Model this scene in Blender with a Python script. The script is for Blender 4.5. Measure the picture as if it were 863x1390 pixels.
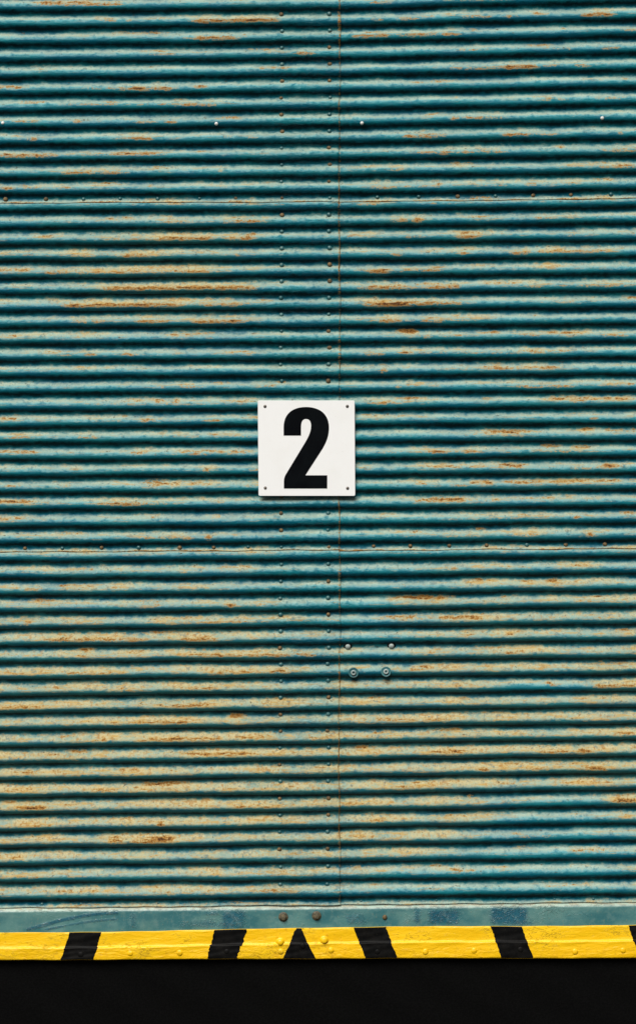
import bpy, math, random
import numpy as np
from mathutils import Vector, Matrix, Quaternion
from mathutils.geometry import tessellate_polygon

for o in list(bpy.data.objects):
    bpy.data.objects.remove(o)
scene = bpy.context.scene
C = scene.collection
random.seed(7)
rng = np.random.default_rng(7)
R = math.radians

# ------------------------------------------------------------------ camera
S = 0.003            # metres per unit of the measuring grid on the wall plane
DIST = 8.5           # camera to wall
CZ = 2.10            # camera height above the ground
cam_d = bpy.data.cameras.new('camera')
cam = bpy.data.objects.new('camera', cam_d)
C.objects.link(cam)
cam.location = (0, -DIST, CZ)
cam.rotation_euler = (R(90), 0, 0)
cam_d.sensor_fit = 'VERTICAL'
cam_d.sensor_height = 36
cam_d.lens = 36 * DIST / (1390 * S)
cam_d.clip_end = 2000
scene.camera = cam

# ------------------------------------------------------------------ sky, sun, exposure
SUN_EL, SUN_AZ = 48, -18          # azimuth measured from straight in front of the wall, negative = from the left
world = bpy.data.worlds.new('World')
scene.world = world
world.use_nodes = True
nt = world.node_tree
bg = nt.nodes['Background']
sky = nt.nodes.new('ShaderNodeTexSky')
sky.sky_type = 'NISHITA'
sky.sun_disc = False
sky.sun_elevation = R(SUN_EL)
sky.sun_rotation = R(180 + SUN_AZ * -1)
sky.dust_density = 3.0
sky.air_density = 1.0
nt.links.new(sky.outputs[0], bg.inputs[0])
bg.inputs[1].default_value = 0.05
sun_d = bpy.data.lights.new('sun', 'SUN')
sun_d.energy = 5.0
sun_d.angle = R(34)
sun_d.color = (1.0, 0.975, 0.92)
sun = bpy.data.objects.new('sun', sun_d)
C.objects.link(sun)
sun.location = (-2, -6, 9)
sdir = Vector((math.sin(R(SUN_AZ)) * math.cos(R(SUN_EL)), -math.cos(R(SUN_AZ)) * math.cos(R(SUN_EL)), math.sin(R(SUN_EL))))
sun.rotation_euler = sdir.to_track_quat('Z', 'Y').to_euler()
scene.view_settings.view_transform = 'Standard'
scene.view_settings.look = 'None'
scene.view_settings.gamma = 1.0
scene.view_settings.exposure = -0.18
scene.view_settings.use_curve_mapping = False

# ------------------------------------------------------------------ helpers
def W(px, py, y=0.0):
    k = S * (DIST + y) / DIST
    return Vector(((px - 431.5) * k, y, CZ - (py - 695) * k))

def thing(name, label, cat, loc=(0, 0, 0)):
    o = bpy.data.objects.new(name, None)
    C.objects.link(o)
    o.location = loc
    o.empty_display_size = 0.1
    o['label'] = label
    o['category'] = cat
    o['kind'] = 'thing'
    return o

def link(name, me, parent=None, mat=None):
    if mat is not None and not me.materials:
        me.materials.append(mat)
    o = bpy.data.objects.new(name, me)
    C.objects.link(o)
    if parent is not None:
        o.parent = parent
        o.matrix_parent_inverse = Matrix.Translation(-parent.location) if parent.type == 'EMPTY' else Matrix()
    return o

def grid_mesh(name, co, smooth=True):
    """co: (rows, cols, 3) array; rows run down, cols run right; faces look towards -Y."""
    n, m, _ = co.shape
    me = bpy.data.meshes.new(name)
    me.vertices.add(n * m)
    me.vertices.foreach_set('co', co.reshape(-1).astype(np.float32))
    idx = np.arange(n * m).reshape(n, m)
    q = np.stack([idx[:-1, :-1], idx[1:, :-1], idx[1:, 1:], idx[:-1, 1:]], -1).reshape(-1, 4)
    f = len(q)
    me.loops.add(f * 4)
    me.loops.foreach_set('vertex_index', q.reshape(-1).astype(np.int32))
    me.polygons.add(f)
    me.polygons.foreach_set('loop_start', np.arange(0, f * 4, 4, dtype=np.int32))
    me.update(calc_edges=True)
    me.polygons.foreach_set('use_smooth', np.full(f, smooth))
    me.validate()
    return me

def attr(me, name, arr, typ='FLOAT'):
    a = me.attributes.new(name, typ, 'POINT')
    a.data.foreach_set('vector' if typ == 'FLOAT_VECTOR' else 'value', arr.reshape(-1).astype(np.float32))

def lathe(name, prof, seg=10, cap=True, smooth=True, hexed=False):
    """profile of (radius, height) along +Z, closed at the end"""
    vs, fs = [], []
    for r, h in prof:
        for k in range(seg):
            a = 2 * math.pi * k / seg
            vs.append((r * math.cos(a), r * math.sin(a), h))
    for i in range(len(prof) - 1):
        for k in range(seg):
            a, b = i * seg + k, i * seg + (k + 1) % seg
            fs.append((a, b, b + seg, a + seg))
    if cap:
        fs.append(tuple(range((len(prof) - 1) * seg, len(prof) * seg)))
    me = bpy.data.meshes.new(name)
    me.from_pydata(vs, [], fs)
    me.update()
    for p in me.polygons:
        p.use_smooth = smooth
    return me

class N:
    """tiny node builder"""
    def __init__(self, name):
        self.mat = bpy.data.materials.new(name)
        self.mat.use_nodes = True
        self.t = self.mat.node_tree
        self.b = self.t.nodes['Principled BSDF']
    def new(self, typ, **kw):
        n = self.t.nodes.new(typ)
        for k, v in kw.items():
            setattr(n, k, v)
        return n
    def put(self, sock, v):
        if hasattr(v, 'is_output'):
            self.t.links.new(v, sock)
        else:
            sock.default_value = v
    def math(self, op, a, b=0.0, c=0.0, clamp=False):
        n = self.new('ShaderNodeMath', operation=op, use_clamp=clamp)
        self.put(n.inputs[0], a); self.put(n.inputs[1], b); self.put(n.inputs[2], c)
        return n.outputs[0]
    def add(self, a, b): return self.math('ADD', a, b)
    def sub(self, a, b): return self.math('SUBTRACT', a, b)
    def mul(self, a, b): return self.math('MULTIPLY', a, b)
    def mad(self, a, b, c): return self.math('MULTIPLY_ADD', a, b, c)
    def step(self, v, lo, hi):
        n = self.new('ShaderNodeMapRange', interpolation_type='SMOOTHSTEP')
        self.put(n.inputs[0], v); self.put(n.inputs[1], lo); self.put(n.inputs[2], hi)
        return n.outputs[0]
    def xyz(self, x, y, z):
        n = self.new('ShaderNodeCombineXYZ')
        self.put(n.inputs[0], x); self.put(n.inputs[1], y); self.put(n.inputs[2], z)
        return n.outputs[0]
    def sep(self, v):
        n = self.new('ShaderNodeSeparateXYZ')
        self.put(n.inputs[0], v)
        return n.outputs
    def noise(self, vec, scale=1.0, detail=3.0, rough=0.55, dist=0.0):
        n = self.new('ShaderNodeTexNoise')
        self.put(n.inputs['Vector'], vec); n.inputs['Scale'].default_value = scale
        n.inputs['Detail'].default_value = detail; n.inputs['Roughness'].default_value = rough
        n.inputs['Distortion'].default_value = dist
        return n.outputs[0]
    def mix(self, f, a, b):
        n = self.new('ShaderNodeMix', data_type='RGBA')
        self.put(n.inputs['Factor'], f)
        for s, v in ((n.inputs[6], a), (n.inputs[7], b)):
            self.put(s, v if hasattr(v, 'is_output') else (*v, 1.0))
        return n.outputs[2]
    def attr(self, name, vec=False):
        n = self.new('ShaderNodeAttribute', attribute_name=name)
        return n.outputs['Vector'] if vec else n.outputs['Fac']
    def coord(self): return self.new('ShaderNodeTexCoord').outputs['Object']
    def pos(self): return self.new('ShaderNodeNewGeometry').outputs['Position']
    def bump(self, h, dist=0.002, strength=1.0, normal=None):
        n = self.new('ShaderNodeBump')
        n.inputs['Strength'].default_value = strength
        n.inputs['Distance'].default_value = dist
        self.put(n.inputs['Height'], h)
        if normal is not None: self.put(n.inputs['Normal'], normal)
        return n.outputs[0]
    def out(self, color=None, rough=None, normal=None, metal=None, spec=None):
        for k, v in (('Base Color', color), ('Roughness', rough), ('Normal', normal), ('Metallic', metal), ('Specular IOR Level', spec)):
            if v is None: continue
            if k == 'Base Color' and not hasattr(v, 'is_output'): v = (*v, 1.0)
            self.put(self.b.inputs[k], v)
        return self.mat

# ------------------------------------------------------------------ materials
GROOVE_SHADE = (0.0005, 0.015, 0.021)  # teal darkened to near black, paints the groove shade into the sheet colour
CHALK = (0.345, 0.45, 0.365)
BEIGE = (0.485, 0.41, 0.225)
RUST = (0.28, 0.115, 0.016)
CORE = (0.055, 0.022, 0.009)

def sheet_material():
    n = N('weathered_teal_paint')
    x, rc, _ = n.sep(n.attr('wall_coord', True))
    row = n.math('FLOOR', rc)
    ph = n.sub(rc, row)
    rust, beige = n.attr('rust'), n.attr('beige')
    big = n.noise(n.xyz(n.mul(x, 6.0), n.mul(row, 3.17), n.mul(ph, 1.6)), 1.0, 3.0)
    mid = n.noise(n.xyz(n.mul(x, 36.0), n.mul(row, 5.31), n.mul(ph, 3.6)), 1.0, 6.0, 0.66)
    fine = n.noise(n.xyz(n.mul(x, 115.0), n.mul(row, 7.77), n.mul(ph, 8.5)), 1.0, 4.0, 0.65)
    lace = n.noise(n.xyz(n.mul(x, 24.0), n.mul(row, 6.47), n.mul(ph, 7.0)), 1.0, 6.0, 0.75)
    speck = n.noise(n.xyz(n.mul(x, 70.0), n.mul(row, 9.13), n.mul(ph, 6.5)), 1.0, 3.0, 0.6)
    patch = n.noise(n.xyz(n.mul(x, 1.7), n.mul(row, 0.16), 3.0), 1.0, 2.0)
    # weathering sits on the upward facing flank of every corrugation, groove shade is painted on the downward one
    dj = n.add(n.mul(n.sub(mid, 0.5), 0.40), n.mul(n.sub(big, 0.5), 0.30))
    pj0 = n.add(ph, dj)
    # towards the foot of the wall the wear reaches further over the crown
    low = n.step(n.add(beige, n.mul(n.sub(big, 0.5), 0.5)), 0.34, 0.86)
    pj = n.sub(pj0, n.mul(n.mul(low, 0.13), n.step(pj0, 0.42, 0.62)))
    unshaded = n.mul(n.step(pj, 0.0, 0.26), n.sub(1.0, n.step(pj, 0.80, 1.04)))  # falls to zero on the downward flank, where the shade colour is painted
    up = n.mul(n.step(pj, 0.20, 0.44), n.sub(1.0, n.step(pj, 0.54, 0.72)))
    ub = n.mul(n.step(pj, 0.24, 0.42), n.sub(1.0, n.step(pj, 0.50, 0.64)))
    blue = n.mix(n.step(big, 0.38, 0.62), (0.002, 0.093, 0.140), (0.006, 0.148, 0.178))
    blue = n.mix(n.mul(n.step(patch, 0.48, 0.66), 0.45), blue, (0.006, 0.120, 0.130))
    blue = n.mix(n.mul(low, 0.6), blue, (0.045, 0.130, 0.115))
    col = n.mix(unshaded, GROOVE_SHADE, blue)
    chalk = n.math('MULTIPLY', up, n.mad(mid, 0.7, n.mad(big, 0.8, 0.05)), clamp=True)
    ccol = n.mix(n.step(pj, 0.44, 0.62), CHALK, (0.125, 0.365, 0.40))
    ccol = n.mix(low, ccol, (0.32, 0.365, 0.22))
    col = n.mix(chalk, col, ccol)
    bsel = n.add(n.add(n.mul(mid, 0.6), n.mul(big, 0.4)), n.mad(beige, 0.34, -0.17))
    bfac = n.mul(n.mul(n.step(bsel, 0.44, 0.64), ub), n.step(beige, 0.02, 0.45))
    col = n.mix(n.mul(bfac, 0.9), col, n.mix(n.step(fine, 0.35, 0.72), BEIGE, (0.44, 0.34, 0.145)))
    och = n.mul(n.mul(n.step(pj0, 0.50, 0.62), n.sub(1.0, n.step(pj0, 0.68, 0.82))), n.mul(low, n.step(n.add(n.mul(mid, 0.5), n.mul(lace, 0.5)), 0.44, 0.58)))
    col = n.mix(n.mul(och, 0.75), col, (0.36, 0.235, 0.055))
    # pale crackle where the paint lifted
    crk = n.mul(n.step(fine, 0.58, 0.66), n.mul(up, 0.25))
    col = n.mix(crk, col, (0.42, 0.47, 0.37))
    grit = n.noise(n.xyz(n.mul(x, 240.0), n.mul(row, 3.3), n.mul(ph, 17.0)), 1.0, 2.0, 0.6)
    col = n.mix(n.mul(n.step(grit, 0.54, 0.66), n.mul(up, 0.18)), col, (0.17, 0.15, 0.07))
    col = n.mix(n.mul(n.step(grit, 0.46, 0.34), n.mul(up, 0.12)), col, (0.55, 0.55, 0.42))
    bl = n.mul(n.step(n.add(n.mul(mid, 0.7), n.mul(fine, 0.3)), 0.52, 0.62), n.mul(n.step(ph, 0.2, 0.3), n.sub(1.0, n.step(ph, 0.75, 0.9))))
    col = n.mix(n.mul(bl, 0.55), col, (0.012, 0.125, 0.175))
    # thin ochre run marks along the ribs
    run = n.noise(n.xyz(n.mul(x, 13.0), n.mul(row, 8.3), n.mul(ph, 8.0)), 1.0, 5.0, 0.7)
    rl = n.mul(n.step(run, 0.53, 0.61), n.mul(n.step(pj, 0.24, 0.40), n.sub(1.0, n.step(pj, 0.60, 0.76))))
    rl = n.mul(rl, n.step(n.add(beige, n.mul(n.sub(big, 0.5), 0.8)), 0.08, 0.6))
    col = n.mix(n.mul(rl, 0.68), col, (0.42, 0.25, 0.055))
    # rust, broken into thin lacy lines
    rs = n.add(n.mul(rust, 0.8), n.add(n.mul(n.sub(lace, 0.5), 2.3), n.mul(n.sub(fine, 0.5), 1.2)))
    rgate = n.step(rust, 0.08, 0.30)
    sp = n.mul(n.step(n.add(speck, n.mul(n.sub(big, 0.5), 0.25)), 0.56, 0.65), n.mul(n.step(pj, 0.15, 0.36), n.sub(1.0, n.step(pj, 0.55, 0.72))))
    sp = n.mul(sp, n.step(beige, 0.2, 0.9))
    rhalo = n.math('MAXIMUM', n.mul(n.step(rs, 0.12, 0.42), rgate), n.mul(sp, 0.6))
    rfac = n.math('MAXIMUM', n.mul(n.step(rs, 0.40, 0.56), rgate), n.mul(sp, 0.8))
    cfac = n.mul(n.step(rs, 0.60, 0.84), rgate)
    col = n.mix(n.mul(rhalo, 0.6), col, (0.47, 0.31, 0.10))
    col = n.mix(n.mul(rfac, 0.85), col, RUST)
    col = n.mix(n.mul(cfac, 0.95), col, CORE)
    chip = n.step(n.noise(n.xyz(n.mul(x, 45.0), n.mul(row, 4.4), n.mul(ph, 6.0)), 1.0, 4.0, 0.7), 0.63, 0.69)
    col = n.mix(n.mul(chip, n.mul(n.mul(n.step(ph, 0.16, 0.24), n.sub(1.0, n.step(ph, 0.62, 0.8))), 0.8)), col, (0.07, 0.045, 0.018))
    wrinkle = n.noise(n.xyz(n.mul(x, 34.0), n.mul(row, 2.2), n.mul(ph, 5.0)), 1.0, 3.0, 0.5, 0.8)
    # thick wrinkled paint either side of the vertical lap
    near = n.sub(1.0, n.step(n.math('ABSOLUTE', n.add(x, 0.045)), 0.10, 0.24))
    fold = n.noise(n.xyz(n.mul(x, 20.0), n.mul(row, 1.9), n.mul(ph, 3.0)), 1.0, 3.0, 0.55, 2.0)
    fr = n.mul(n.sub(1.0, n.step(n.math('ABSOLUTE', n.sub(fold, 0.5)), 0.0, 0.045)), n.mad(near, 0.6, 0.25))
    h = n.add(n.add(n.mul(fine, 0.45), n.mul(wrinkle, 1.6)), n.add(n.mul(rfac, -0.5), n.add(fr, n.mul(bfac, -0.25))))
    rough = n.math('MAXIMUM', n.mad(bfac, 0.2, 0.33), n.mul(rfac, 0.8))
    return n.out(col, rough, n.bump(h, 0.0022, 0.7), spec=0.1)
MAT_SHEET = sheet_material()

def simple(name, c1, c2, scale, rough, bump=0.001, c3=None, metal=0.0, t=(0.4, 0.62), spec=0.5):
    n = N(name)
    p = n.pos()
    a = n.noise(p, scale, 5.0, 0.6)
    b = n.noise(p, scale * 5.3, 4.0, 0.65)
    col = n.mix(n.step(a, *t), c1, c2)
    if c3 is not None:
        col = n.mix(n.step(n.add(n.mul(a, 0.4), n.mul(b, 0.6)), 0.56, 0.66), col, c3)
    return n.out(col, n.mad(b, 0.3, rough - 0.15), n.bump(n.add(a, n.mul(b, 0.6)), bump, 0.7), metal, spec)

MAT_RIVET = simple('painted_rivet', (0.015, 0.085, 0.095), (0.05, 0.15, 0.15), 23.0, 0.4, 0.001, (0.16, 0.08, 0.03))
MAT_RIVET_RUST = simple('rusty_rivet', (0.07, 0.05, 0.022), (0.19, 0.115, 0.04), 60.0, 0.7, 0.001, (0.03, 0.05, 0.05))
MAT_BOLT = simple('olive_rusty_bolt', (0.05, 0.045, 0.028), (0.12, 0.10, 0.055), 70.0, 0.55, 0.001, (0.17, 0.07, 0.025))
MAT_CAP = simple('white_plastic_cap', (0.78, 0.76, 0.72), (0.66, 0.64, 0.6), 50.0, 0.4, 0.0004)
MAT_WASHER = simple('teal_painted_washer', (0.03, 0.13, 0.145), (0.06, 0.18, 0.19), 60.0, 0.4, 0.0008)
MAT_ZINC = simple('dull_painted_bolt', (0.22, 0.29, 0.28), (0.34, 0.38, 0.355), 60.0, 0.45, 0.0008)
MAT_SCREW = simple('dark_screw', (0.075, 0.065, 0.055), (0.19, 0.165, 0.14), 90.0, 0.4, 0.0005, None, 0.4)
MAT_NUMERAL = simple('black_sign_enamel', (0.002, 0.0025, 0.0035), (0.003, 0.004, 0.005), 12.0, 0.7, 0.0002, spec=0.03)

def sign_material():
    n = N('white_sign_enamel')
    p = n.pos()
    a = n.noise(p, 9.0, 4.0, 0.55)
    b = n.noise(p, 120.0, 3.0, 0.6)
    col = n.mix(n.mul(n.step(a, 0.45, 0.75), 0.5), (0.83, 0.83, 0.82), (0.78, 0.775, 0.75))
    col = n.mix(n.mul(n.step(b, 0.66, 0.74), 0.25), col, (0.45, 0.40, 0.33))
    return n.out(col, n.mad(a, 0.15, 0.28), n.bump(a, 0.0006, 0.5))
MAT_SIGN = sign_material()

def flashing_material():
    n = N('flashing_teal_paint')
    x, v, _ = n.sep(n.attr('wall_coord', True))       # x metres, v = 0 at upper bend .. 1 at lower edge
    worn = n.attr('rust')
    patch = n.attr('beige')                            # thick repaint patches
    big = n.noise(n.xyz(n.mul(x, 5.0), n.mul(v, 1.2), 2.0), 1.0, 4.0)
    mid = n.noise(n.xyz(n.mul(x, 30.0), n.mul(v, 4.0), 5.0), 1.0, 5.0, 0.65)
    fine = n.noise(n.xyz(n.mul(x, 120.0), n.mul(v, 12.0), 8.0), 1.0, 4.0, 0.6)
    col = n.mix(n.step(big, 0.4, 0.62), (0.036, 0.138, 0.150), (0.095, 0.215, 0.200))
    pf = n.step(n.add(patch, n.add(n.mul(n.sub(mid, 0.5), 0.7), n.mul(n.sub(big, 0.5), 0.9))), 0.30, 0.75)
    col = n.mix(n.mul(pf, 0.8), col, (0.006, 0.078, 0.130))
    top = n.sub(1.0, n.step(n.add(v, n.mul(n.sub(mid, 0.5), 0.55)), 0.08, 0.36))
    col = n.mix(n.mul(top, 0.9), col, n.mix(n.step(mid, 0.42, 0.6), CHALK, (0.46, 0.38, 0.24)))
    rf = n.step(n.add(worn, n.add(n.mul(n.sub(mid, 0.5), 0.6), n.mul(n.sub(fine, 0.5), 0.5))), 0.45, 0.65)
    col = n.mix(rf, col, (0.15, 0.065, 0.025))
    col = n.mix(n.mul(n.step(mid, 0.48, 0.66), 0.35), col, (0.15, 0.26, 0.24))
    col = n.mix(n.mul(n.step(fine, 0.60, 0.68), 0.4), col, (0.22, 0.22, 0.15))
    wr = n.noise(n.xyz(n.mul(x, 26.0), n.mul(v, 5.0), 1.0), 1.0, 3.0, 0.55, 1.5)
    rid = n.math('ABSOLUTE', n.sub(wr, 0.5))
    crust = n.mul(n.sub(1.0, n.step(rid, 0.0, 0.05)), n.math('MAXIMUM', n.step(patch, 0.1, 0.7), n.step(big, 0.55, 0.7)))
    h = n.add(n.add(n.mul(crust, 0.8), n.mul(pf, 0.5)), n.add(n.mul(fine, 0.3), n.mul(mid, 0.5)))
    return n.out(col, n.mad(pf, -0.08, 0.36), n.bump(h, 0.0025, 0.8), spec=0.45)
MAT_FLASH = flashing_material()

def yellow_material():
    n = N('yellow_hazard_paint')
    p = n.pos()
    x, y, z = n.sep(p)
    a = n.noise(n.xyz(n.mul(x, 6.0), 0.0, n.mul(z, 14.0)), 1.0, 4.0)
    run = n.noise(n.xyz(n.mul(x, 18.0), 0.0, n.mul(z, 55.0)), 1.0, 4.0, 0.6, 1.2)
    fine = n.noise(p, 160.0, 3.0, 0.6)
    col = n.mix(n.step(a, 0.38, 0.66), (0.86, 0.49, 0.001), (0.90, 0.55, 0.003))
    crease = n.mul(n.sub(1.0, n.step(n.math('ABSOLUTE', n.sub(run, 0.5)), 0.0, 0.022)), n.step(a, 0.5, 0.62))
    col = n.mix(n.mul(crease, 0.5), col, (0.42, 0.22, 0.004))
    dirt = n.step(n.noise(n.xyz(n.mul(x, 55.0), 0.0, n.mul(z, 90.0)), 1.0, 4.0, 0.7), 0.62, 0.70)
    col = n.mix(n.mul(dirt, 0.6), col, (0.16, 0.08, 0.012))
    cen = n.sub(1.0, n.step(n.math('ABSOLUTE', n.add(x, 0.06)), 0.08, 0.22))
    lowz = n.sub(1.0, n.step(z, float(W(0, 1290).z), float(W(0, 1281).z)))
    stain = n.noise(n.xyz(n.mul(x, 40.0), 3.0, n.mul(z, 32.0)), 1.0, 5.0, 0.7)
    sf = n.mul(n.step(stain, 0.50, 0.66), n.math('MAXIMUM', n.mul(cen, 0.6), n.mul(lowz, 0.30)))
    col = n.mix(sf, col, (0.47, 0.22, 0.006))
    chipy = n.step(n.noise(n.xyz(n.mul(x, 34.0), 7.0, n.mul(z, 60.0)), 1.0, 5.0, 0.75), 0.665, 0.69)
    col = n.mix(n.mul(chipy, 0.8), col, (0.11, 0.06, 0.02))
    h = n.add(n.add(n.mul(run, n.mad(lowz, 0.7, 0.9)), n.mul(crease, 0.5)), n.add(n.mul(chipy, -0.5), n.mul(fine, 0.12)))
    return n.out(col, n.mad(a, 0.2, 0.33), n.bump(h, 0.003, 0.8), spec=0.45)
MAT_YELLOW = yellow_material()

def black_material():
    n = N('black_hazard_paint')
    p = n.pos()
    x, y, z = n.sep(p)
    a = n.noise(p, 30.0, 4.0, 0.6)
    f = n.noise(p, 200.0, 3.0, 0.6)
    col = n.mix(n.step(a, 0.4, 0.65), (0.003, 0.003, 0.003), (0.006, 0.0055, 0.005))
    col = n.mix(n.mul(n.step(f, 0.68, 0.74), 0.4), col, (0.07, 0.055, 0.02))
    return n.out(col, n.mad(a, 0.25, 0.4), n.bump(n.add(a, n.mul(f, 0.3)), 0.0015, 0.7), spec=0.1)
MAT_BLACK = black_material()
MAT_PLINTH = simple('bitumen_coated_concrete', (0.002, 0.002, 0.002), (0.003, 0.003, 0.003), 140.0, 0.8, 0.002, None, spec=0.04)

def asphalt_material():
    n = N('dark_asphalt')
    p = n.pos()
    a = n.noise(p, 0.8, 4.0)
    b = n.noise(p, 130.0, 3.0, 0.6)
    c = n.noise(p, 45.0, 4.0, 0.6)
    col = n.mix(n.step(a, 0.35, 0.65), (0.018, 0.018, 0.018), (0.030, 0.029, 0.028))
    col = n.mix(n.mul(n.step(b, 0.58, 0.68), 0.6), col, (0.10, 0.095, 0.085))
    return n.out(col, 0.85, n.bump(n.add(b, c), 0.006, 0.8), spec=0.25)
MAT_ASPHALT = asphalt_material()

# ------------------------------------------------------------------ corrugation rows (measured)
KI = np.array([0, 10, 20, 30, 35, 40, 45, 50, 53], float)
KL = np.array([16, 242.5, 467.5, 692.5, 808.5, 922.5, 1036.5, 1151, 1222])
KM = np.array([12.8, 240.3, 466.0, 690.5, 806, 918, 1031.5, 1146, 1218])
KR = np.array([3.5, 235, 463.5, 687.5, 801, 915.5, 1026, 1141, 1214])
XL, XM, XR = 0.0, 450.0, 863.0
PITCH = 22.77

def knot(K, i):
    i = np.asarray(i, float)
    v = np.interp(i, KI, K)
    v = np.where(i < 0, K[0] + i * (K[1] - K[0]) / 10, v)
    v = np.where(i > 53, K[-1] + (i - 53) * 22.9, v)
    return v

def row_py(i, px):
    """centre line of the downward facing flank of corrugation i at column px"""
    l, m, r = knot(KL, i), knot(KM, i), knot(KR, i)
    px = np.asarray(px, float)
    a = l + (m - l) * (px - XL) / (XM - XL)
    b = m + (r - m) * (px - XM) / (XR - XM)
    # soft change of direction at the vertical lap
    t = np.clip((px - (XM - 25)) / 50, 0, 1)
    t = t * t * (3 - 2 * t)
    return a * (1 - t) + b * t

def coord_at(px, py):
    """continuous corrugation coordinate (row + phase) of a point"""
    ii = np.arange(-14, 55)
    return float(np.interp(py, row_py(ii, px), ii))

AMP = 0.0105
def prof(ph):
    return AMP * np.sin(2 * np.pi * ph)

# low frequency unevenness of the sheets, a function of (row, px)
_w = [(rng.uniform(0.002, 0.02), rng.uniform(0, 6.28), rng.uniform(0.2, 1.3), rng.uniform(-1, 1)) for _ in range(14)]
def bulge(i, px):
    v = 0
    for k, p, ki, a in _w:
        v = v + a * np.sin(px * k + p + ki * i)
    return v * 0.0007
DENTS = [(rng.uniform(-300, 1160), rng.uniform(-12, 53), rng.uniform(14, 60), rng.uniform(0.5, 1.6), rng.uniform(-0.004, 0.0045)) for _ in range(46)]
def dents(i, px):
    v = 0
    for x, r, wx, wr, d in DENTS:
        v = v + d * np.exp(-((px - x) / wx) ** 2 - ((i - r) / wr) ** 2)
    return v
def row_jit(i, px):
    """per row wobble along x, in grid units"""
    out = np.zeros(np.broadcast(i, px).shape)
    for k in range(5):
        out += np.sin(px * (0.006 + 0.011 * k) + np.sin(np.floor(i + 0.5) * (1.7 + k) * 12.9898) * 40) * (0.34 / (1 + 0.5 * k))
    return out

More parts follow.
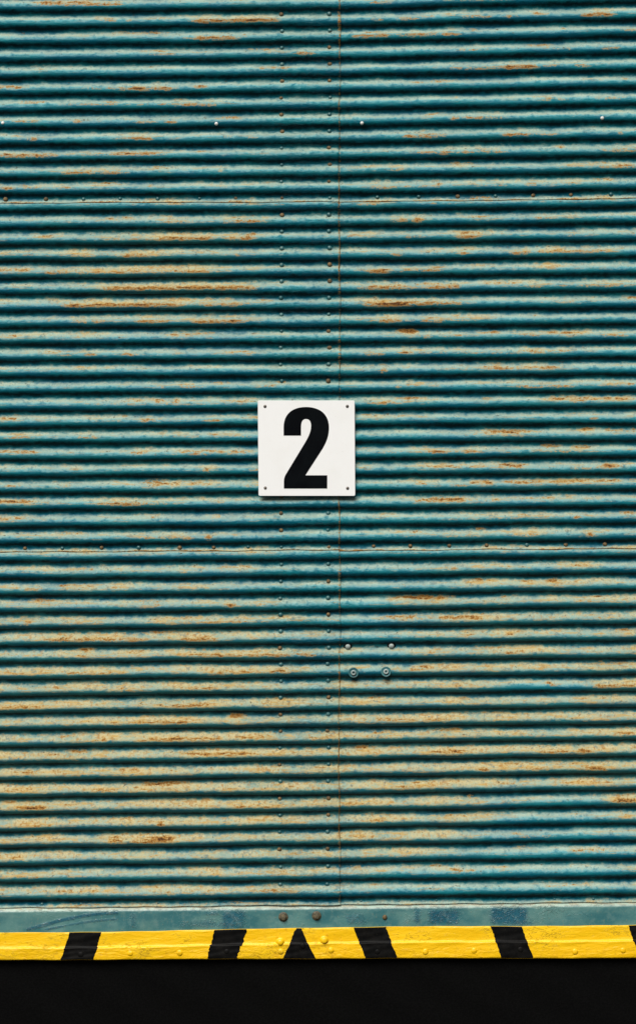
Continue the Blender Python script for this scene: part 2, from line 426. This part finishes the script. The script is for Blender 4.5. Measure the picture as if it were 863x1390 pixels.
# ------------------------------------------------------------------ rust streaks seen on the wall: (x0, x1, y, strength)
STREAKS = [
(85,165,6,.6),(135,160,28,.5),(260,375,31,.8),(150,230,44,.4),(255,325,55,.7),(190,235,68,.4),(395,430,79,.6),(160,235,121,.75),(110,160,120,.3),
(235,295,143,.65),(80,235,142,.3),(100,112,165,.6),(180,215,166,.4),(225,240,166,.6),(300,330,160,.5),(38,50,189,.65),(180,208,188,.7),(150,180,188,.3),(335,350,190,.6),
(0,75,211,.75),(150,220,209,.7),(75,150,209,.35),
(500,530,6,.5),(600,700,4,.35),(505,520,29,.5),(535,570,28,.5),(620,665,27,.5),(688,694,27,.6),(790,832,22,.7),(480,530,52,.65),(552,578,51,.8),(530,600,50,.4),(596,625,50,.55),
(815,840,66,.5),(765,775,68,.4),(680,730,94,.85),(610,690,94,.5),(730,760,93,.4),(780,800,93,.5),(610,620,164,.6),(640,690,163,.45),(550,600,187,.7),(680,720,184,.65),(720,760,184,.35),(838,845,186,.5),
(595,610,208,.75),(560,690,207,.4),(820,863,205,.6),(610,640,222,.5),(755,815,225,.4),(815,863,226,.65),
(80,175,234,.6),(0,20,256,.7),(20,60,255,.4),(120,175,246,.4),(200,210,252,.5),(230,265,309,.6),(300,360,306,.6),(200,290,327,.75),(305,345,327,.7),(130,200,327,.3),(330,350,318,.6),
(95,130,349,.5),(160,212,347,.65),(20,95,349,.25),(318,325,348,.5),(60,90,370,.55),(70,290,371,.5),(140,350,395,.8),(180,330,395,.6),(85,250,417,.75),(270,300,417,.5),(295,330,419,.65),(345,370,408,.4),
(100,120,439,.6),(120,150,440,.4),(185,230,439,.6),(260,330,438,.75),(105,130,452,.5),(225,265,455,.55),
(500,540,257,.5),(490,610,253,.3),(590,600,250,.5),(630,700,252,.25),(560,573,300,.9),(530,555,303,.6),(720,760,296,.35),(620,660,316,.6),(620,650,324,.7),(545,580,324,.35),(850,863,316,.5),
(630,642,338,.6),(530,545,350,.6),(620,640,347,.5),(690,720,343,.65),(730,830,341,.55),(498,530,372,.75),(530,600,371,.5),(710,780,361,.3),(490,560,393,.75),(570,625,393,.65),(790,800,388,.4),(750,863,390,.3),
(490,630,414,.7),(500,562,418,1.1),(750,800,410,.3),(510,550,436,.65),(570,605,437,.65),(490,650,437,.3),(540,565,450,.9),(570,590,460,.5),(705,730,454,.6),(740,800,451,.55),
(300,345,478,.55),(80,100,482,.35),(235,265,522,.5),(235,245,544,.6),(300,345,545,.5),(120,300,548,.25),(190,212,570,.65),(120,145,569,.45),(200,345,592,.25),(0,60,594,.3),(175,200,614,.5),(240,345,613,.45),(260,285,620,.5),
(278,285,639,.95),(190,295,657,.5),(200,230,650,.5),(5,30,660,.4),(135,200,684,.65),(200,230,684,.35),
(495,520,482,.55),(540,570,479,.6),(570,660,479,.3),(705,745,477,.5),(515,525,504,.75),(645,760,499,.6),(620,645,500,.3),(535,545,529,.5),(700,780,524,.45),(655,670,541,.5),(740,863,541,.65),(770,800,544,.6),(485,555,564,.45),
(655,720,586,.8),(785,805,583,.65),(820,830,583,.5),(640,740,586,.35),(857,863,583,.7),(580,610,613,.6),(625,655,613,.6),(500,660,613,.28),(735,760,605,.6),(770,800,606,.5),(580,625,633,.65),(670,715,632,.75),(810,840,632,.75),(560,670,633,.35),
(640,670,655,.8),(685,745,654,.7),(740,840,652,.65),(565,580,656,.6),(565,640,678,.8),(765,780,674,.5),(655,680,678,.5),(680,740,676,.3),
(285,300,701,.55),(280,286,731,1.0),(180,270,731,.35),(245,260,731,.6),(240,260,775,.4),(80,135,795,.55),(30,60,803,.5),(40,75,816,.55),(180,220,816,.4),(305,320,822,.7),(35,42,848,.95),(80,150,845,.4),(240,340,845,.4),
(60,200,868,.65),(240,300,869,.7),(195,250,857,.5),(108,130,883,.8),(240,400,890,.55),(400,430,892,.5),(90,170,913,.5),(280,400,911,.6),(0,90,913,.3),
(600,720,704,.25),(775,790,702,.4),(640,660,716,.5),(795,805,726,.85),(595,650,728,.3),(600,620,772,.55),(640,660,770,.4),(705,725,790,.65),(740,760,788,.85),(640,665,788,.5),(540,612,810,.85),(565,600,809,.6),(680,685,810,.7),
(515,570,838,.6),(595,660,838,.7),(630,640,863,.6),(685,695,860,.7),(835,863,855,.5),(580,610,885,.5),(560,620,905,.45),(812,818,898,.8),
(160,170,936,.7),(150,200,937,.4),(240,300,935,.5),(0,70,961,.6),(210,300,957,.6),(370,390,946,.6),(150,165,985,.6),(190,270,981,.6),(310,332,970,.85),(138,146,1003,.9),(190,300,1003,.7),(195,240,1003,.5),(310,370,1000,.5),(420,430,1003,.5),
(90,120,1020,.6),(0,20,1022,.5),(250,350,1023,.7),(300,320,1024,.6),(0,110,1048,.45),(160,190,1045,.65),(160,240,1046,.4),(0,60,1072,.45),(125,160,1072,.7),(190,260,1060,.7),(290,380,1070,.4),(20,70,1097,.75),(0,30,1088,.5),(310,400,1095,.5),(225,260,1084,.45),
(0,80,1120,.45),(215,223,1120,1.1),(150,170,1144,.85),(180,235,1143,.85),(200,236,1138,1.0),(0,80,1140,.4),
(590,650,930,.4),(740,763,928,.5),(800,863,930,.6),(495,515,946,.5),(620,640,948,.55),(780,820,948,.35),(500,600,976,.55),(590,610,976,.6),(590,625,990,.6),(500,540,993,.45),(830,863,995,.6),(480,500,1013,.75),(585,635,1020,.75),(730,770,1020,.65),(780,805,1019,.8),
(650,665,1044,.65),(710,735,1043,.6),(785,830,1043,.8),(520,600,1067,.5),(750,830,1062,.5),(575,590,1090,.5),(635,641,1078,.8),(830,863,1089,.95),(500,520,1113,.55),(540,550,1136,.6),(700,760,1136,.3),
(0,40,1163,.45),(0,60,1190,.45),(0,200,1210,.35),(200,340,1210,.3),(340,405,1209,.5),(580,600,1170,.4),(480,560,1165,.3),
]
# more of the same on the wall beyond the measured area
for i in range(-14, 54):
    for side in (-430, 863):
        for _ in range(3):
            x0 = side + rng.uniform(0, 400)
            STREAKS.append((x0, x0 + rng.uniform(12, 110), float(row_py(i, x0)) + 11, rng.uniform(.35, .75)))
    if i < 0:
        for _ in range(5):
            x0 = rng.uniform(0, 830)
            STREAKS.append((x0, x0 + rng.uniform(12, 110), float(row_py(i, x0)) + 11, rng.uniform(.35, .75)))
    # faint small stains everywhere
    for _ in range(10):
        x0 = rng.uniform(0, 850)
        if abs(x0 - 415) < 45 and i < 36: continue
        STREAKS.append((x0, x0 + rng.uniform(6, 55), float(row_py(i, x0)) + rng.uniform(7, 15), rng.uniform(.18, .48)))

STREAK_RC = []
for x0, x1, y, s in STREAKS:
    xc = (x0 + x1) / 2
    rc = coord_at(xc, y)
    i = math.floor(rc + 0.05)
    ph = min(max(rc - i, 0.30), 0.66)
    STREAK_RC.append((x0, x1, i, ph, s, 0.09 + 0.065 * min(s, 1.0)))

BY = np.array([-350, 0, 60, 130, 200, 300, 450, 560, 700, 790, 860, 960, 1100, 1180, 1240])
BV = np.array([.18, .22, .19, .15, .28, .36, .34, .31, .36, .44, .51, .59, .60, .53, .42])

def paint_maps(px, py, i, ph):
    """worn paint (rust, beige) at each vertex"""
    rust = np.zeros(px.shape)
    halo = np.zeros(px.shape)
    rowi = np.round(i).astype(int)
    for x0, x1, si, sp, s, sg in STREAK_RC:
        r = np.where(rowi[:, 0] == si)[0]
        if len(r) == 0: continue
        c = np.where((px[0] > x0 - 30) & (px[0] < x1 + 30))[0]
        if len(c) == 0: continue
        sl = np.ix_(r, c)
        e = min(14.0, 3.0 + (x1 - x0) * 0.16)
        gx = np.clip((px[sl] - x0 + e) / (2 * e), 0, 1) * np.clip((x1 + e - px[sl]) / (2 * e), 0, 1)
        hx = np.clip((px[sl] - x0 + 26) / 40, 0, 1) * np.clip((x1 + 26 - px[sl]) / 40, 0, 1)
        halo[sl] = np.maximum(halo[sl], s * hx)
        rust[sl] = np.maximum(rust[sl], s * gx * np.exp(-((ph[sl] - sp) / sg) ** 2))
    b = np.interp(py, BY, BV)
    b = b + 0.24 * halo
    # bluer, better kept paint either side of the vertical lap and in a few runs
    b = b - 0.14 * np.exp(-((px - 415) / 42) ** 2) * np.clip((900 - py) / 300, 0, 1)
    b = b - 0.22 * np.exp(-((px - 470) / 90) ** 2) * np.exp(-((py - 800) / 130) ** 2)
    b = b - 0.45 * np.exp(-((px - 740) / 55) ** 2) * np.exp(-((py - 935) / 14) ** 2)
    b = b - 0.40 * np.exp(-((px - 760) / 90) ** 2) * np.exp(-((py - 1130) / 60) ** 2)
    b = b - 0.25 * np.exp(-((px - 640) / 160) ** 2) * np.exp(-((py - 1195) / 30) ** 2)
    b = b + 0.15 * np.exp(-((px - 200) / 150) ** 2) * np.exp(-((py - 370) / 60) ** 2)
    return rust, np.clip(b, 0, 1)

# ------------------------------------------------------------------ ground
gm = bpy.data.meshes.new('ground')
gm.from_pydata([(-300, -300, 0), (300, -300, 0), (300, 300, 0), (-300, 300, 0)], [], [(0, 1, 2, 3)])
ground = link('ground', gm, None, MAT_ASPHALT)
ground['kind'] = 'structure'

# ------------------------------------------------------------------ the corrugated wall
wall = thing('corrugated_wall', 'rusty teal corrugated metal wall with riveted sheets, filling the picture behind the number sign', 'wall')

FRAME_X = np.arange(0, 864, 2.4)
SIDE_L = np.arange(-340, 0, 5.0)
SIDE_R = np.arange(866, 1210, 5.0)
ALLX = np.concatenate([SIDE_L, FRAME_X, SIDE_R])
SEAM = 461.0
NPH = 16
LAP = 0.0040

def make_sheet(c0, c1, left, lip=True):
    """c0, c1: corrugation coordinates (row + phase) of upper and lower edge"""
    rc = np.linspace(c0, c1, int(round((c1 - c0) * NPH)) + 1)
    if left:
        xs = ALLX[ALLX < SEAM - 0.5]; xs = np.append(xs, SEAM)
    else:
        xs = ALLX[ALLX > 440.0]
    RCg, PX = np.meshgrid(rc, xs, indexing='ij')
    i = np.floor(RCg + 1e-6); ph = RCg - i
    # wavering edges
    edge = (np.sin(PX * 0.043 + c1) + np.sin(PX * 0.117 + 2 * c1)) * 0.012
    k = np.clip((RCg - (c1 - 0.4)) / 0.4, 0, 1)
    RC2 = RCg + edge * k
    if left:
        kx = np.clip((PX - 440) / 21, 0, 1)
        PX = PX + kx * (np.sin(RCg * 1.9) * 0.7 + np.sin(RCg * 0.37 + 1) * 1.0)
    i0 = np.floor(RC2)
    PY = row_py(i0, PX) * (1 - (RC2 - i0)) + row_py(i0 + 1, PX) * (RC2 - i0)
    jit = row_jit(RCg, PX)
    PYj = PY + jit
    frac = (RCg - c0) / (c1 - c0)
    Y = prof(RC2 - i0) * (1 + 0.05 * np.sin(PX * 0.013 + i * 2.3)) + bulge(RCg, PX) + dents(RCg, PX) - LAP * frac
    if left:
        Y = Y - 0.0052 * np.clip((PX - 200) / 260, 0, 1)
    co = np.empty(PX.shape + (3,))
    co[..., 0] = (PX - 431.5) * S
    co[..., 1] = Y
    co[..., 2] = CZ - (PYj - 695) * S
    rust, beige = paint_maps(PX, PY, i, ph)
    # rusty raw edges
    le = np.exp(-((RCg - c1) * PITCH / 1.6) ** 2)
    rust = np.maximum(rust, le * (0.05 if c1 > 50 else 1.0) * (0.58 + 0.2 * np.sin(PX * 0.021 + c1 * 3) + 0.25 * np.sin(PX * 0.067 + c1)))
    if left:
        rust = np.maximum(rust, np.exp(-((PX - SEAM) / 1.8) ** 2) * (0.52 + 0.16 * np.sin(RCg * 1.3) + 0.18 * np.sin(RCg * 0.41 + 2)))
    else:
        rust = np.maximum(rust, np.exp(-((PX - SEAM) / 2.0) ** 2) * 0.25)
    # folded-back thickness along the lower edge and the free side
    def addrow(a, off=None):
        b = np.concatenate([a, a[-1:]], 0)
        return b
    wc = np.stack([co[..., 0], RCg + 20.0, ph], -1)
    co2 = addrow(co); co2[-1, :, 1] += LAP + 0.002
    co2[-1, :, 2] -= 0.0002
    wc, rust, beige = addrow(wc), addrow(rust), addrow(beige)
    if left:
        co2 = np.concatenate([co2, co2[:, -1:]], 1); co2[:, -1, 1] += 0.0056
        wc = np.concatenate([wc, wc[:, -1:]], 1); rust = np.concatenate([rust, rust[:, -1:]], 1); beige = np.concatenate([beige, beige[:, -1:]], 1)
    me = grid_mesh('corrugated_sheet', co2)
    attr(me, 'wall_coord', wc, 'FLOAT_VECTOR')
    attr(me, 'rust', rust); attr(me, 'beige', beige)
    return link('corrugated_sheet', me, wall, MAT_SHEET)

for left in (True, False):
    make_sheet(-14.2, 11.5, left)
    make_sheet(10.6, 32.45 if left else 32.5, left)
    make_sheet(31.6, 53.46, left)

# ---- rivets along the laps, each a part of the wall
def surface(px, rc):
    """point and normal on the corrugation"""
    i = math.floor(rc); ph = rc - i
    py = float(row_py(i, px)) * (1 - ph) + float(row_py(i + 1, px)) * ph
    y = AMP * math.sin(2 * math.pi * ph)
    dy = AMP * 2 * math.pi * math.cos(2 * math.pi * ph) / (PITCH * S)   # d y / d(down)
    nrm = Vector((0, -1, -dy)).normalized()      # tangent (0, dy, -1)
    return Vector(((px - 431.5) * S, y, CZ - (py - 695) * S)), nrm

RIVETS = [lathe('rivet', [(0.0098 * s, -0.001), (0.0096 * s, 0.0030), (0.0066 * s, 0.0066), (0.0024 * s, 0.0080)], 8) for s in (1.0, 0.88)]
RIVETS[0].materials.append(MAT_RIVET); RIVETS[1].materials.append(MAT_RIVET)
rr = [m.copy() for m in RIVETS]
for m in rr:
    m.materials.clear(); m.materials.append(MAT_RIVET_RUST)

def put(name, me, px, rc, parent, lift=0.0, spin=None):
    p, nrm = surface(px, rc)
    o = bpy.data.objects.new(name, me)
    C.objects.link(o)
    o.parent = parent
    o.location = p + nrm * lift
    q = nrm.to_track_quat('Z', 'Y')
    o.rotation_mode = 'QUATERNION'
    o.rotation_quaternion = q @ Quaternion((0, 0, 1), spin if spin is not None else random.uniform(0, 6.28))
    return o

def rivet(px, rc, lift):
    rusty = random.random() < 0.35
    put('rivet', random.choice(rr if rusty else RIVETS), px + random.uniform(-1, 1), rc + random.uniform(-.02, .02), wall, lift)

SIGN_ROWS = range(23, 29)
for i in range(-13, 53):
    t = max(0, i) / 53
    if i in range(23, 29):
        continue                                   # behind the number sign
    rivet(382.5 - 2.5 * t, i + 0.27, 0.0050)
    rivet(447.5 - 3 * t, i + 0.27, 0.0068)
for px in (-200, -148, -96, -44, 8, 62, 114, 164, 215, 270, 320):
    rivet(px, 11.24, 0.0025)
for px in (513, 567, 620, 673, 723, 774, 829, 880, 932, 985):
    rivet(px, 11.24, 0.0025)
for px in (-170, -118, -66, -15, 35, 85, 139, 189, 243, 291, 337):
    rivet(px, 32.24, 0.0025)
for px in (506, 556, 610, 661, 715, 767, 821, 873, 925):
    rivet(px, 32.24, 0.0025)
for px in (57, 110, 163, 215, 268, 325, 490, 541, 592, 700, 752, 805):
    put('rivet', RIVETS[1], px, 53.27, wall, -0.001)

# small white fixing caps
CAP = lathe('fixing_cap', [(0.0075, -0.002), (0.0075, 0.003), (0.0055, 0.0062), (0.002, 0.0072)], 9)
CAP.materials.append(MAT_CAP)
for px, py in ((5, 168), (294, 168.5), (491, 167.5), (816, 161)):
    put('fixing_cap', CAP, px, coord_at(px, py), wall, 0.002)
# two dome bolts and, below them, two bolts on washers
DOME = lathe('dome_bolt', [(0.0112, -0.003), (0.0112, 0.005), (0.0085, 0.0092), (0.004, 0.0110)], 10)
DOME.materials.append(MAT_ZINC)
DWASH = lathe('washer', [(0.0175, -0.006), (0.0175, 0.0005), (0.016, 0.0018), (0.008, 0.0018)], 12)
DWASH.materials.append(MAT_BLACK)
for px, py in ((472, 877), (531, 876)):
    w = put('dome_bolt', DOME, px, coord_at(px, py), wall, 0.004)
    link('washer', DWASH, w)
WASH = lathe('washer', [(0.021, -0.004), (0.021, 0.0018), (0.0198, 0.0034), (0.0182, 0.0030), (0.0168, 0.0010), (0.009, 0.0010)], 16)
WASH.materials.append(MAT_WASHER)
HEXN = lathe('ring_nut', [(0.0112, 0.0), (0.0112, 0.0055), (0.0095, 0.0075), (0.0052, 0.0075), (0.0046, -0.0006)], 10)
HEXN.materials.append(MAT_ZINC)
for px, py in ((479.5, 912.5), (523.5, 911.5)):
    w = put('washer', WASH, px, coord_at(px, py), wall, 0.0035)
    h = link('ring_nut', HEXN, w)
    h.location = (0, 0, 0.0012)

# ---- teal flashing along the foot of the sheets
def beam_top(px):
    return np.interp(px, [-400, 0, 200, 406, 480, 863, 1300], [1270, 1266, 1264.5, 1259.5, 1258.7, 1256, 1253])

FX = np.concatenate([np.arange(-340, 0, 8.0), np.arange(0, 864, 2.5), np.arange(866, 1210, 8.0)])
phs = np.concatenate([np.linspace(0.2, 0.75, 14)])
rowsF = []
PXf = FX
top = []
for ph in phs:
    py = row_py(53, PXf) * (1 - ph) + row_py(54, PXf) * ph
    yv = np.full(PXf.shape, AMP * math.sin(2 * math.pi * ph) + 0.0022)
    rowsF.append((py, yv, np.full(PXf.shape, (ph - 0.45) * 1.2)))
py0 = rowsF[-1][0]
pyE = beam_top(PXf) + 8
for t in np.linspace(0.06, 1, 22):
    py = py0 * (1 - t) + pyE * t
    yv = np.full(PXf.shape, -AMP + 0.0022) + 0.0009 * np.sin(PXf * 0.021 + t * 3) * t + 0.0006 * np.sin(PXf * 0.083 + t * 5)
    rowsF.append((py, yv, np.full(PXf.shape, 0.36 + 0.64 * t)))
co = np.empty((len(rowsF), len(PXf), 3)); wc = np.zeros(co.shape)
wr = np.zeros(co.shape[:2]); pa = np.zeros(co.shape[:2])
for r, (py, yv, v) in enumerate(rowsF):
    co[r, :, 0] = (PXf - 431.5) * S; co[r, :, 1] = yv; co[r, :, 2] = CZ - (py - 695) * S
    wc[r, :, 0] = co[r, :, 0]; wc[r, :, 1] = v
    # old brush-outs: arc at the left and square-ish patches
    arc = 1262 - 24 * np.sin(np.clip((PXf - 36) / 130, 0, 1) * np.pi / 2)
    pa[r] = np.maximum(pa[r], 0.75 * np.exp(-((py - arc) / 3.5) ** 2) * ((PXf > 36) & (PXf < 162)))
    arc2 = 1262 - 15 * np.sin(np.clip((PXf - 60) / 110, 0, 1) * np.pi / 2)
    pa[r] = np.maximum(pa[r], 0.62 * np.exp(-((py - arc2) / 2.5) ** 2) * ((PXf > 60) & (PXf < 162)))
    for x0, x1, y0, y1, s in ((176, 187, 1236, 1262, .6), (270, 300, 1234, 1242, .7), (300, 335, 1234, 1264, .7), (240, 335, 1246, 1262, .45), (465, 500, 1237, 1257, .5), (560, 572, 1228, 1256, .6),
                              (580, 624, 1232, 1256, .75), (664, 716, 1229, 1256, .75), (700, 726, 1246, 1257, .5), (760, 800, 1236, 1246, .4)):
        e = 6.0
        g = np.clip((PXf - x0 + e) / (2 * e), 0, 1) * np.clip((x1 + e - PXf) / (2 * e), 0, 1) * np.clip((py - y0 + e) / (2 * e), 0, 1) * np.clip((y1 + e - py) / (2 * e), 0, 1)
        pa[r] = np.maximum(pa[r], s * g)
flash_me = grid_mesh('base_flashing', co)
attr(flash_me, 'wall_coord', wc, 'FLOAT_VECTOR'); attr(flash_me, 'rust', wr); attr(flash_me, 'beige', pa)
flash = link('base_flashing', flash_me, wall, MAT_FLASH)

# rusty bolts through the flashing
WB = lathe('washer', [(0.0195, -0.003), (0.0195, 0.001), (0.018, 0.0026), (0.010, 0.0026)], 14)
WB.materials.append(MAT_BOLT)
HB = lathe('hex_head', [(0.0135, 0.0), (0.0135, 0.008), (0.0115, 0.0105), (0.004, 0.0115)], 6, smooth=False)
HB.materials.append(MAT_BOLT)
SB = lathe('bolt', [(0.010, -0.002), (0.0095, 0.003), (0.006, 0.006), (0.002, 0.007)], 9)
SB.materials.append(MAT_RIVET_RUST)
def facing(name, me, px, py, y, parent, spin=0.0):
    o = bpy.data.objects.new(name, me)
    C.objects.link(o)
    o.parent = parent
    o.location = W(px, py, y)
    o.rotation_euler = (R(90), spin, 0)
    return o
for px, py, sp in ((384.5, 1244.5, .3), (429.5, 1243, .1)):
    w = facing('washer', WB, px, py, -AMP + 0.001, wall)
    h = link('hex_head', HB, w); h.location = (0, 0, 0.0024); h.rotation_euler = (0, 0, sp)
facing('bolt', SB, 522, 1245, -AMP + 0.001, wall)

# ------------------------------------------------------------------ yellow and black hazard beam at the foot
beam = thing('hazard_beam', 'yellow steel beam with black diagonal hazard stripes along the foot of the wall', 'beam')
BO = -AMP - 0.003
BPROF = [(-0.3, BO + 0.006), (0.0, BO + 0.001), (0.5, BO), (3, BO), (7, BO), (11, BO), (15, BO), (18.5, BO), (19.6, BO - 0.0008), (20.4, BO - 0.0030),
         (21.2, BO - 0.0058), (22.2, BO - 0.0070), (23.5, BO - 0.0064), (26, BO - 0.0060), (30, BO - 0.0058), (34, BO - 0.0058), (38, BO - 0.0058), (42, BO - 0.006), (43.4, BO - 0.005), (44.0, BO - 0.002), (44.2, BO + 0.05)]
def bheight(px):
    """the lower edge is level enough at 1302; stretch the lower half to reach it"""
    return 1301.6 + (beam_top(px) - 1259.5) * 0.25 - beam_top(px)

def beam_y(px, d, yv):
    return yv + 0.0010 * np.sin(px * 0.037 + d * 0.15) * (d > 0) + 0.0007 * np.sin(px * 0.11 + d * 0.6) * (d > 0) * (d < 43.5)

def beam_point(px, d, yv, out=0.0):
    px = np.asarray(px, float)
    py = beam_top(px) + np.where(d <= 22.2, d, 22.2 + (d - 22.2) * (bheight(px) - 22.2) / (44.2 - 22.2))
    py = py + 0.35 * np.sin(px * 0.019) + 0.2 * np.sin(px * 0.09 + 1)
    y = beam_y(px, d, yv) - out
    k = S * (DIST + y) / DIST
    return np.stack([(px - 431.5) * k, y, CZ - (py - 695) * k], -1)
BX = np.concatenate([np.arange(-340, 0, 8.0), np.arange(0, 864, 2.5), np.arange(866, 1210, 8.0)])
co = np.stack([beam_point(BX, d, yv) for d, yv in BPROF], 0)
link('beam_face', grid_mesh('beam_face', co), beam, MAT_YELLOW)

def prof_y(d):
    return float(np.interp(d, [p[0] for p in BPROF], [p[1] for p in BPROF]))
def stripe(tl, tr, bl, br, rag=1.0, seed=0):
    r = np.random.default_rng(seed)
    ds = np.array([0.15, 0.6, 2.5, 4.5, 6.5, 8.5, 10.5, 12.5, 14.5, 16.5, 18.5, 19.6, 20.4, 21.2, 22.2, 23.5, 25.5, 27.5, 29.5, 31.5, 33.5, 35.5, 37.5, 39.5, 41.5, 42.6, 43.4])
    rows = []
    jl = np.cumsum(r.normal(0, 0.35 * rag, len(ds))); jr = np.cumsum(r.normal(0, 0.45 * rag, len(ds)))
    jl -= np.linspace(0, jl[-1], len(ds)); jr -= np.linspace(0, jr[-1], len(ds))
    jl += r.normal(0, 0.45 * rag, len(ds)); jr += r.normal(0, 0.45 * rag, len(ds))
    for k, d in enumerate(ds):
        t = d / 43.4
        a = tl + (bl - tl) * t + jl[k]; b = tr + (br - tr) * t + jr[k]
        if 20 < d < 23: a -= 1.6 * rag * r.random(); b += 1.2 * rag * r.random()
        xs = np.linspace(a, b, 14)
        rows.append(beam_point(xs, d, prof_y(d), 0.0007))
    return link('black_stripe', grid_mesh('black_stripe', np.stack(rows, 0)), beam, MAT_BLACK)
for k, q in enumerate(((-97, -53, -109, -65), (94, 138, 82, 127), (291, 335.5, 281.5, 322), (402.5, 409.5, 384, 428.5), (480, 524, 496, 539), (665, 708, 680, 723), (852, 896, 868, 911), (1040, 1084, 1056, 1099))):
    stripe(*q, rag=0.55 if k != 2 else 1.1, seed=k + 11)

HY = lathe('bolt', [(0.0185, -0.003), (0.0185, 0.001), (0.017, 0.003), (0.0135, 0.003), (0.0130, 0.0095), (0.0105, 0.0125), (0.004, 0.0135)], 12)
HY.materials.append(MAT_YELLOW)
RY = lathe('rivet', [(0.014, -0.003), (0.012, 0.0008), (0.007, 0.0028), (0.002, 0.0034)], 10)
RY.materials.append(MAT_YELLOW)
RB = RY.copy(); RB.materials.clear(); RB.materials.append(MAT_BLACK)
for px, py in ((380.5, 1278.5), (440, 1276)):
    facing('bolt', HY, px, py, BO - 0.0005, beam, 0.2)
for px, py, m in ((110, 1296, RB), (177, 1294, RY), (244, 1293.5, RY), (308, 1292, RB), (381, 1291.5, RY), (411, 1284, RB), (449, 1290, RY), (512, 1292, RB), (577, 1292, RY), (643, 1290.5, RY), (706, 1289, RB), (780, 1292, RY), (845, 1290, RY)):
    facing('rivet', m, px, py, BO - 0.0062, beam)

# ------------------------------------------------------------------ dark plinth under the beam, standing on the ground
zt = float(W(0, 1298).z)
xs = np.arange(-340, 1211, 12.0)
zs = np.concatenate([[zt + 0.03], np.linspace(zt, -0.01, 16)])
co = np.empty((len(zs), len(xs), 3))
for r, z in enumerate(zs):
    co[r, :, 0] = (xs - 431.5) * S
    co[r, :, 1] = 0.012 + 0.002 * np.sin(xs * 0.05 + z * 30) + 0.0015 * np.sin(xs * 0.21 - z * 60) + (0.06 if r == 0 else 0)
    co[r, :, 2] = z
pl = link('concrete_plinth', grid_mesh('concrete_plinth', co), None, MAT_PLINTH)
pl['label'] = 'black coated concrete plinth under the yellow striped beam, at the ground'
pl['category'] = 'plinth'
pl['kind'] = 'thing'

# ------------------------------------------------------------------ the number sign
SY = -AMP - 0.016        # front face of the plate
sign = thing('number_sign', 'square white metal sign with a bold black number 2 screwed to the corrugated wall', 'sign', tuple(W(416, 674, SY)))

def rounded_plate(corners, rad, y0, y1, seg=4):
    """corners TL, TR, BR, BL in grid units; a plate with rounded corners and a slightly bevelled front rim"""
    pts = []
    for k in range(4):
        p = Vector(corners[k]); a = Vector(corners[k - 1]); b = Vector(corners[(k + 1) % 4])
        da, db = (a - p).normalized(), (b - p).normalized()
        s, e = p + da * rad, p + db * rad
        for j in range(seg + 1):
            t = j / seg
            pts.append(s * (1 - t) ** 2 + p * 2 * t * (1 - t) + e * t ** 2)
    c = sum((Vector(q) for q in corners), Vector((0, 0))) / 4
    rings = []
    for shrink, y in ((1.0, y1), (1.0, y0 + 0.0012), (0.9955, y0), ):
        rings.append([W(*(c + (p - c) * shrink), y) for p in pts])
    m = len(pts)
    vs = [v for r in rings for v in r]
    fs = []
    for r in range(2):
        for k in range(m):
            a, b = r * m + k, r * m + (k + 1) % m
            fs.append((a, b, b + m, a + m))
    fs.append(tuple(range(2 * m, 3 * m)))
    fs.append(tuple(reversed(range(m))))
    me = bpy.data.meshes.new('plate')
    me.from_pydata(vs, [], fs)
    me.update()
    return me
plate = link('plate', rounded_plate([(349.9, 543.7), (481.2, 543.7), (482.0, 673.2), (351.0, 673.2)], 2.0, SY, SY + 0.004), sign, MAT_SIGN)

# numeral outline, traced in units of 0.1797 with the origin at (340, 535)
def bez(p0, p1, p2, p3, n=12):
    out = []
    for k in range(1, n + 1):
        t = k / n
        out.append(tuple((1 - t) ** 3 * a + 3 * (1 - t) ** 2 * t * b + 3 * (1 - t) * t * t * c + t ** 3 * d for a, b, c, d in zip(p0, p1, p2, p3)))
    return out
pts = [(252, 713), (579, 713), (579, 613), (414, 613), (536, 424)]
pts += bez((536, 424), (572, 366), (592, 318), (592, 252))
pts += bez((592, 252), (592, 152), (524, 97), (418, 97))
pts += bez((418, 97), (318, 97), (250, 148), (250, 250))
pts += [(250, 313), (381, 313)]
pts += [(381, 252)]
pts += bez((381, 252), (381, 208), (392, 187), (419, 187), 8)
pts += bez((419, 187), (446, 187), (457, 208), (457, 240), 8)
pts += bez((457, 240), (457, 285), (436, 325), (408, 372), 8)
pts += [(272, 597)]
pts += bez((272, 597), (258, 620), (252, 636), (252, 662), 6)
import bmesh
def numeral_mesh():
    bm = bmesh.new()
    def ring(y):
        return [bm.verts.new(W(340 + u * 0.1797, 535 + v * 0.1797, y)) for u, v in pts]
    a, b = ring(SY - 0.0008), ring(SY + 0.0005)
    n = len(a)
    for tri in tessellate_polygon([[Vector((u, v, 0)) for u, v in pts]]):
        bm.faces.new([a[t] for t in tri])
    for k in range(n):
        bm.faces.new((a[k], b[k], b[(k + 1) % n], a[(k + 1) % n]))
    bmesh.ops.recalc_face_normals(bm, faces=bm.faces)
    me = bpy.data.meshes.new('numeral')
    bm.to_mesh(me); bm.free()
    return me
num = link('numeral', numeral_mesh(), sign, MAT_NUMERAL)
num['label'] = 'bold condensed black number 2'
SCR = lathe('screw', [(0.0066, -0.001), (0.0063, 0.0014), (0.0042, 0.0028), (0.0012, 0.0032)], 10)
SCR.materials.append(MAT_SCREW)
for px, py in ((359.7, 551.6), (471.2, 551.5), (360.1, 662.3), (471.6, 662.7)):
    s = link('screw', SCR, sign)
    s.location = W(px, py, SY)
    s.rotation_euler = (R(90), random.uniform(0, 3), 0)
